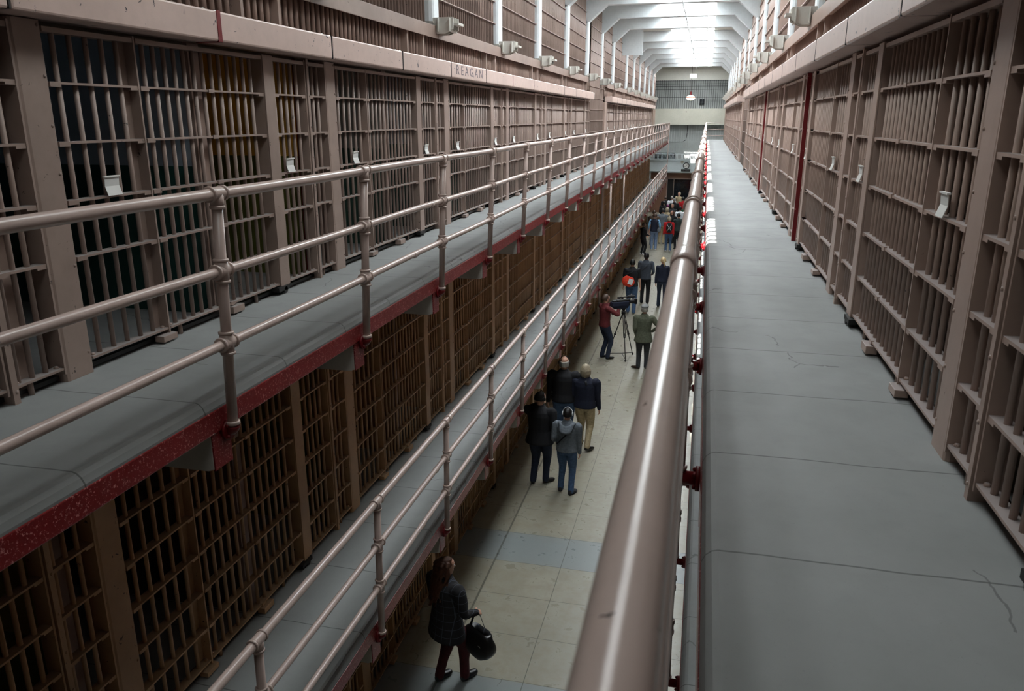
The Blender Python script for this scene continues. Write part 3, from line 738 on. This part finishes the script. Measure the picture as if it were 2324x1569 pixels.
    if style in ('short', 'bob', 'long', 'tail', 'fringe', 'bun'):
        low = {'short': -.045, 'bob': -.05, 'long': -.05, 'tail': -.04, 'fringe': -.06, 'bun': -.04}[style]; th = 1.13 if style == 'short' else 1.2
        zz = [low, low+.02, 0, .035, .07, .10, .122] if style != 'fringe' else [-.06, -.04, -.01, .02, .04]
        tab = {-.05:(.060,.066), -.045:(.060,.068), -.06:(.058,.064), -.04:(.062,.07)}
        for z in zz:
            q = max(0, 1-(z/.125)**2 if z > 0 else 1-(z/.16)**2); rx = .078*math.sqrt(q)*th+.002; ry = .10*math.sqrt(q)*th+.002
            front = -.035 if z < .05 else -.012
            hr.append([hd((rx*math.cos(a), -.010+(ry*math.sin(a) if math.sin(a) < 0 else ry*math.sin(a)*(.18 if z < .035 else (.75 if z < .09 else 1))), z)) for a in [2*PI*j/22 for j in range(22)]])
        h.loft(hr)
    if style == 'fringe': pass
    rnd = random.Random(int(X*100+Y*7))
    if style == 'bob':
        for j in range(26):
            a = PI+PI*j/25; x0, y0 = .078*math.cos(a), -.012+.095*math.sin(a)
            h.tube([hd((x0*.8, y0*.8, .06)), hd((x0*1.12, y0*1.12, 0)), hd((x0*1.14, y0*1.1, -.07)), hd((x0*.95, y0*.95-.0, -.115-.02*rnd.random()))], [.022,.020,.018,.008], 8)
    if style == 'long':
        for j in range(46):
            a = PI*.93+PI*1.14*rnd.random(); x0, y0 = .085*math.cos(a), -.012+.10*math.sin(a); L = .36+.16*rnd.random(); ph = rnd.random()*6
            pts = [hd((x0*.8, y0*.8, .07))]+[hd((x0*(1.1+.5*t)+.013*math.sin(ph+t*16), y0*(1.1+.35*t)+.013*math.cos(ph+t*16)-.01, .04-L*t)) for t in [i/9 for i in range(10)]]
            h.tube(pts, [.018]+[.017-.007*t/9 for t in range(10)], 8)
    if style == 'tail':
        h.tube([hd((0,-.10,.05)), hd((.02,-.15,.06)), hd((.035,-.165,-.02)), hd((.04,-.15,-.12)), hd((.035,-.14,-.2))], [.02,.030,.030,.024,.008], 10)
    if style == 'bun': h.sphere(hd((0,-.105,.05)), .035)
    if h.v: remesh(h.build('hair', hair, r), .006 if fine and style != 'short' else .009, 1)
    return r, hd, hands, k
def bag(name, mats, loc, dims, rot, label, cat='bag', bulge=1.0):
    w, d, hgt = dims; m = MB(); rg = []
    for q in range(9):
        t = q/8; s = math.sin(PI*min(max(t, .06), .94))**.35; rg.append([((w/2)*s*math.copysign(abs(math.cos(a))**.6, math.cos(a)), (d/2)*s*math.copysign(abs(math.sin(a))**.6, math.sin(a))*(1.25-.5*t), hgt*(t-.5)) for a in [2*PI*i/24 for i in range(24)]])
    m.loft(rg); o = m.build(name, mats); o.location = loc; o.rotation_euler = rot; tag(o, label, cat); return o
def strap(parent, pts, w, mat, name='strap'):
    m = MB(); m.tube(cat(pts, 4), w, 8, 0, True, .35); o = m.build(name, mat); o.parent = parent
    o.matrix_parent_inverse = Matrix.Identity(4)
    bpy.context.view_layer.update(); o.matrix_parent_inverse = parent.matrix_basis.inverted(); return o
def W(r, p):            # local point of a person -> world
    c, s = math.cos(r.rotation_euler.z), math.sin(r.rotation_euler.z); return Vector((r.location.x+p[0]*c-p[1]*s, r.location.y+p[0]*s+p[1]*c, p[2]))

# woman in the dark plaid coat, nearest
r, hd, hands, k = person('woman with long curly hair in dark plaid coat and maroon trousers, carrying black bag', -2.43, 7.02, 1.60, -.55, 'plaid_wool', 'maroon_cloth', hair='auburn_hair', style='long',
    coat=.20, build=1.28, stride=(-.05, .16), headyaw=.35, arms=[dict(w=(-.25,.05,.82)), dict(w=(.27,.24,1.02), bend=(.4,-1,-.3), palm=(-.6,0,-.8), curl=1.2)], nod=.1)
a = W(r, (.28*k, .22*k, 1.0*k))
b = bag('handbag', 'black_leather', a+Vector((.03,.0,-.33)), (.46,.20,.34), (0,.25,-.5), 'bulky black leather handbag hanging from the arm of the curly-haired woman')
strap(b, [a+Vector((-.08,.05,-.18)), a+Vector((-.02,.02,.0)), a+Vector((.02,0,.04)), a+Vector((.06,-.02,0)), a+Vector((.13,-.04,-.18))], .012, 'black_leather', 'handle')
m = MB(); m.disc((.08,-.085,.02), .028, 'y', .012, 0, 16); m.build('buckle', 'chrome', b)
sc_ = MB(); sc_.tube(cat([a+Vector((.02,-.02,-.12)), a+Vector((.09,-.05,-.14)), a+Vector((.15,-.03,-.20)), a+Vector((.17,0,-.34))]), [.03]*16, 10)
tag(sc_.build('scarf', 'plaid_wool'), 'dark blue patterned scarf tucked over the handle of the black handbag', 'scarf')
# pair and pair behind
r, hd, hands, k = person('man in black coat and jeans holding an audio handset to his ear', -2.44, 12.17, 1.69, -.12, 'black_cloth', 'dark_denim', hair='black_hair', style='short', coat=.10, build=1.25,
    stride=(-.04,.05), headyaw=.6, nod=.25, arms=[dict(w=(-.10,.20,1.45), bend=(-1,.1,-.6)), dict(w=(.22,.16,1.0))], feet=(-.2,.6))
m = MB(); m.tube([hd((-.09,0,.0)), hd((-.085,0,.08)), hd((0,0,.132)), hd((.085,0,.08)), hd((.09,0,0))], .006, 8); m.disc((0,0,0), .001, 'x', .001)
def phones(r, hd, label):
    m = MB(); m.tube(cat([hd((-.088,0,.0)), hd((-.085,0,.07)), hd((0,0,.136)), hd((.085,0,.07)), hd((.088,0,0))], 4), .006, 8)
    for s in (-1, 1): m.tube([hd((s*.082,0,0)), hd((s*.105,0,0))], .032, 14)
    o = m.build('headphones', 'black_rubber'); o.location = r.location; o.rotation_euler = r.rotation_euler; tag(o, label, 'headphones'); return o
phones(r, hd, 'black headphones worn by the man in the black coat')
r, hd, hands, k = person('woman in grey hooded sweatshirt and blue jeans with white headphones band', -1.93, 11.95, 1.53, -.05, 'grey_cloth', 'denim', shoes='charcoal', hair='black_hair', style='short', coat=.02, build=1.16,
    stride=(.02,-.08), arms=[dict(w=(-.21,.17,1.0)), dict(w=(.25,.02,.80))], feet=(-.1,.35))
m = MB()
for q in range(3): m.tube(cat([(-.15*k+.02*q,-.03,1.47*k), (-.09*k,-.12-.018*q,1.43*k-.03*q), (0,-.14-.02*q,1.40*k-.035*q), (.09*k,-.12-.018*q,1.43*k-.03*q), (.15*k-.02*q,-.03,1.47*k)]), .032, 10)
remesh(m.build('hood', 'grey_cloth', r), .01, 2)
m = MB(); m.tube(cat([(.17*k,-.04,1.42*k), (0,-.145,1.25*k), (-.17*k,-.10,1.05*k), (-.2*k,.05,.98*k)]), .012, 8, 0, True, .4); m.build('bag_strap', 'black_cloth', r)
o = phones(r, hd, 'headphones with pale band worn by the woman in the grey hooded top'); o.data.materials[0] = MATS['white_cloth']
r, hd, hands, k = person('bald man in black jacket and jeans walking ahead of the pair', -2.33, 13.90, 1.80, 0, 'black_cloth', 'denim', hair='grey_hair', style='fringe', build=1.28, stride=(.05,-.05), coat=.0)
phones(r, hd, 'black headphones on the bald man')
r, hd, hands, k = person('woman with ash blond bob in navy jacket and baggy khaki trousers', -1.91, 13.85, 1.70, -.08, 'navy_cloth', 'khaki_cloth', hair='ash_hair', style='bob', build=1.22, stride=(.10,-.16), coat=.02, feet=(0,.5))
m = MB(); m.tube([(.03,-.13*k,1.46*k), (.055,-.155*k,1.38*k)], .022, 8, 0, True, .4); m.build('strap_end', 'charcoal', r)
# camera crew
r, hd, hands, k = person('cameraman in maroon and dark patterned sweater behind a video camera on tripod', -2.26, 19.75, 1.74, -.95, 'dark_red', 'dark_denim', hair='brown_hair', style='short', build=1.08, nod=.25,
    arms=[dict(w=(-.06,.36,1.50), bend=(-1,0,-.5), palm=(1,0,-.4)), dict(w=(.10,.34,1.36), bend=(1,0,-.8))], stride=(.0,.06))
tp = empty('tripod', (-1.80, 19.95, 0), 'tall black two-stage video tripod with spreader at its feet', 'tripod')
top = Vector((0,0,1.28))
for q in range(3):
    a = PI/2*.55+2*PI*q/3; ft = Vector((.40*math.cos(a), .40*math.sin(a), .02)); m = MB()
    sd = Vector((-math.sin(a), math.cos(a), 0))*.022; mid = top.lerp(ft, .52)
    for s in (-1, 1): m.tube([top+sd*s+(ft-top).normalized()*.04, mid+sd*s], .010, 8)
    m.tube([top.lerp(ft, .45), ft], .011, 8); m.tube([mid-Vector((0,0,.02)), mid+Vector((0,0,.02))], .03, 10); m.sphere(ft+Vector((0,0,.012)), .028, seg=10, rg=6)
    lg = m.build('leg', 'dark_metal', tp); m = MB(); m.tube([ft+Vector((0,0,.05)), Vector((0,0,.12))], .009, 6); m.build('spreader_arm', 'dark_metal', lg)
m = MB(); m.tube([top-Vector((0,0,.08)), top], .055, 14); m.sphere(top+Vector((0,0,.05)), .05); m.box(-.06,.06,-.05,.05,1.35,1.41); m.build('fluid_head', 'black_rubber', tp)
m = MB(); m.tube([(0,0,1.38), (-.22,-.12,1.22), (-.42,-.2,1.16)], .010, 8); m.build('pan_handle', 'black_rubber', tp)
vc = empty('video_camera', (-1.80, 19.95, 1.42), 'shoulder-size black video camera with furry microphone and blue rain cover on tripod', 'video camera', rz=-1.0)
m = MB(); m.box(-.06,.06,-.22,.16,0,.17); m.box(-.05,.05,-.34,-.22,.02,.16); m.build('camera_body', 'black_rubber', vc, .015)
m = MB(); m.tube([(0,.16,.09), (0,.22,.09), (0,.30,.09)], [.045,.05,.058], 18); m.box(-.075,.075,.29,.35,.03,.16); m.build('lens', 'black_rubber', vc, .004)
m = MB(); m.tube([(-.04,-.1,.22), (-.04,.14,.22)], .014, 10); m.tube([(-.04,-.1,.17),(-.04,-.1,.22)], .01, 8); m.tube([(-.04,.12,.17),(-.04,.12,.22)], .01, 8); m.build('carry_handle', 'black_rubber', vc)
m = MB(); m.sphere((.07,.16,.25), (.045,.13,.045)); remesh(m.build('furry_microphone', 'charcoal', vc), .008)
m = MB(); m.tube([(-.05,.0,.18), (-.12,-.04,.19), (-.14,-.12,.18)], [.02,.025,.028], 10); m.build('viewfinder', 'black_rubber', vc)
m = MB(); m.loft([[(x*s, y*s, z) for x, y in ((-.08,-.36),(.08,-.36),(.09,.1),(0,.16),(-.09,.1))] for z, s in ((-.06,.8),(.02,1.05),(.12,1.0))]); remesh(m.build('rain_cover', 'navy_cloth', vc), .012)
# man in flat cap
r, hd, hands, k = person('man in grey flat cap and olive jacket standing with one hand on hip', -1.20, 19.08, 1.68, .05, 'olive_cloth', 'charcoal', shoes='brown_leather', hair='grey_hair', style='fringe', coat=.14, build=1.16, headyaw=.15,
    arms=[dict(w=(-.20,.10,.92)), dict(w=(.22,.12,1.02), bend=(1,-.5,0))], feet=(-1.1,.0), gap=.10)
m = MB(); m.loft([[hd((.096*q*math.cos(a), -.004+.116*q*math.sin(a), z)) for a in [2*PI*i/20 for i in range(20)]] for z, q in ((.03,.86),(.05,1.06),(.075,1.08),(.10,.9),(.125,.45))]); m.loft([[hd((.06*math.cos(a)*q, .07+.09*q*math.sin(a), z)) for a in [2*PI*i/16 for i in range(16)]] for z, q in ((.045,1),(.058,1))])
remesh(m.build('flat_cap', 'felt_grey', r), .008)
# trio ahead
r, hd, hands, k = person('man in black t-shirt with an orange messenger bag across his back', -2.02, 24.9, 1.78, 0, 'black_cloth', 'denim', shoes='grey_cloth', hair='black_hair', style='short', build=1.12, sleeves='short', stride=(.05,-.05),
    arms=[dict(w=(-.27,.06,.86)), dict(w=(.27,.0,.84))])
b = bag('messenger_bag', 'orange_bag', W(r, (-.10, -.21, 1.10)), (.42,.14,.32), (0,.32,0), 'orange messenger bag with white patch worn by man in black t-shirt')
m = MB(); m.box(.0,.15,-.085,-.07,-.06,.12); m.build('patch', 'paper', b)
m = MB(); m.tube([(-.19,.03,.12),(.0,.05,.30),(.14,.22,.44)], .016, 8, 0, True, .4); m.build('strap', 'black_cloth', b)
r, hd, hands, k = person('man in slate grey jacket with white collar and diagonal strap', -1.69, 26.4, 1.76, 0, 'slate_cloth', 'black_cloth', hair='black_hair', style='short', skin='skin_dark', build=1.08, coat=.04, arms=[dict(), dict(w=(.22,.14,1.02))])
m = MB(); m.tube([hd((0,.0,-.115)), hd((0,-.006,-.10))], .07, 14); m.build('collar', 'white_cloth', r)
m = MB(); m.tube(cat([(.15,-.06,1.44),(0,-.15,1.3),(-.17,-.1,1.1)]), .012, 8, 0, True, .4); m.build('strap', 'charcoal', r)
person('woman with blond ponytail in dark blue jacket and jeans walking by the railing', -1.10, 25.9, 1.72, .0, 'navy_cloth', 'dark_denim', hair='blond_hair', style='tail', stride=(.14,-.12), build=.95)
# far group
r, hd, hands, k = person('boy in dark top and red-sided track trousers standing left of the crowd', -2.52, 36.3, 1.50, -.8, 'black_cloth', 'black_cloth', shoes='white_shoe', hair='brown_hair', style='short', fine=False, arms=[dict(w=(-.12,.3,1.0)), dict(w=(.14,.3,1.05))])
r, hd, hands, k = person('man in dark blue vest, pale blue sleeves and light jeans at the crowd rear', -2.12, 37.9, 1.74, 0, 'navy_cloth', 'light_denim', shoes='white_shoe', hair='brown_hair', fine=False, build=1.05, sleeves=False)
m = MB()
for s in (-1, 1): limb(m, [(s*.19,0,1.40),(s*.26,-.03,1.15),(s*.25,.08,.92)], [.06,.055,.045])
remesh(m.build('shirt_sleeves', 'blue_cloth', r), .014)
b = bag('shoulder_bag', 'grey_cloth', (-1.90,37.8,.98), (.16,.10,.24), (0,0,0), 'small grey shoulder bag at the hip of man in blue vest'); strap(b, [(-1.9,37.76,1.1),(-2.0,37.74,1.3),(-2.05,37.8,1.47)], .012, 'charcoal')
r, hd, hands, k = person('person in red jacket wearing a black backpack with white cords', -1.43, 37.6, 1.66, 0, 'red_cloth', 'denim', shoes='white_shoe', hair='ash_hair', style='bob', fine=False, build=1.05)
b = bag('backpack', 'black_cloth', (-1.40,37.39,1.16), (.30,.18,.46), (0,0,0), 'black backpack with white cords on the red jacket')
m = MB(); m.tube([(-.10,-.10,.15),(.0,-.115,.0),(-.10,-.10,-.16)], .009, 6); m.tube([(.10,-.10,.15),(.02,-.115,.0),(.10,-.10,-.16)], .009, 6); m.build('cord', 'white_cloth', b)
person('person in dark green jacket beside the red jacket, at the rear of crowd', -1.02, 38.3, 1.74, .4, 'teal_dark', 'black_cloth', hair='black_hair', fine=False, build=1.05, headyaw=.5)
CROWD = [
 ('man in dark brown clothes just ahead of the blue vest man', -2.24,39.2,1.74,0,'brown_cloth','denim','brown_hair','short'),
 ('man in pale grey shirt with a dark diagonal strap', -1.86,39.9,1.76,0,'grey_cloth','khaki_cloth','black_hair','short'),
 ('person with light brown hair in a khaki top', -1.72,41.6,1.64,0,'khaki_cloth','denim','ash_hair','bob'),
 ('woman in black top turned back towards the camera', -1.40,40.2,1.64,2.8,'black_cloth','charcoal','auburn_hair','long'),
 ('man in white shirt in the middle of crowd', -1.06,41.6,1.70,0,'white_cloth','denim','black_hair','short'),
 ('person with light jacket holding a phone near the railing', -.62,40.6,1.66,.9,'blue_cloth','black_cloth','black_hair','short'),
 ('brown-haired man facing back in dark pullover', -1.50,42.9,1.70,2.9,'charcoal','denim','brown_hair','short'),
 ('person in purple knitted hat', -1.78,43.6,1.58,0,'navy_cloth','denim','purple_cloth','short'),
 ('person in bright green sweater', -.78,43.4,1.66,0,'green_cloth','denim','brown_hair','short'),
 ('woman in pale blue shirt looking sideways by the railing', -.42,43.9,1.60,1.5,'blue_cloth','khaki_cloth','auburn_hair','bob'),
 ('person in coral pink top beside the white shirt', -.80,42.4,1.60,.2,'red_cloth','charcoal','black_hair','short'),
 ('broad man in dark jacket with back to the camera', -1.50,45.4,1.76,0,'black_cloth','denim','grey_hair','short'),
 ('person in black hooded top near the lower railing', -2.02,44.6,1.66,0,'black_cloth','black_cloth','black_hair','short'),
 ('man in bright red sweater', -1.05,46.6,1.72,0,'red_cloth','denim','black_hair','short'),
 ('grey-haired woman in dark jacket', -.72,45.8,1.62,0,'charcoal','charcoal','grey_hair','bob'),
 ('white-haired person with light scarf right of the red sweater', -.45,46.6,1.60,0,'navy_cloth','denim','white_cloth','bob'),
 ('person in white top beyond the broad man', -1.72,47.4,1.68,0,'white_cloth','denim','grey_hair','short'),
 ('tall man in khaki coat near the doorway', -1.35,49.0,1.78,2.7,'khaki_cloth','charcoal','ash_hair','short'),
 ('dark-haired person in the shade left of the doorway', -2.10,47.6,1.62,0,'black_cloth','black_cloth','brown_hair','short'),
 ('bald man in blue shirt facing back by the railing', -.22,49.6,1.80,2.6,'blue_cloth','denim','white_cloth','fringe'),
]
for lab, x, y, h, yw, tp_, lg_, hr_, st_ in CROWD:
    person(lab+', in the far crowd', x, y, h, yw, tp_, lg_, hair=hr_, style=st_, fine=False, build=1.08, arms=[dict(w=(-.2,.2,1.0)), dict(w=(.2,.2,1.0))])
#PEOPLE-END
# ---------------------------------------------------------------- light
sun = bpy.data.lights.new('sun', 'SUN'); sun.energy = 30; sun.angle = .006; sun.color = (1, .98, .94)
so = bpy.data.objects.new('sun', sun); COL.objects.link(so)
so.rotation_euler = Vector((.03, 1.2, -1)).to_track_quat('-Z', 'Y').to_euler()
w = bpy.data.worlds.new('world'); SC.world = w; w.use_nodes = True
bg = w.node_tree.nodes['Background']; bg.inputs[0].default_value = (.92,.96,1,1); bg.inputs[1].default_value = 1.0
# ---------------------------------------------------------------- camera
cam = bpy.data.cameras.new('camera'); co = bpy.data.objects.new('camera', cam); COL.objects.link(co); SC.camera = co
cam.sensor_width = 36; cam.lens = 36*1767.86/2324; cam.clip_start = .02; cam.clip_end = 200
p, y = .2855, -.2363
F = Vector((math.sin(y)*math.cos(p), math.cos(y)*math.cos(p), -math.sin(p))); Rt = Vector((math.cos(y), -math.sin(y), 0)); U = Rt.cross(F)
M = Matrix((Rt, U, -F)).transposed().to_4x4(); M.translation = Vector((0, 0, G)); co.matrix_world = M
cam.dof.use_dof = True; cam.dof.focus_distance = 11; cam.dof.aperture_fstop = 8
SC.view_settings.view_transform = 'Standard'; SC.view_settings.look = 'None'; SC.view_settings.exposure = 0.42; SC.view_settings.gamma = 1
SC.view_settings.use_curve_mapping = False
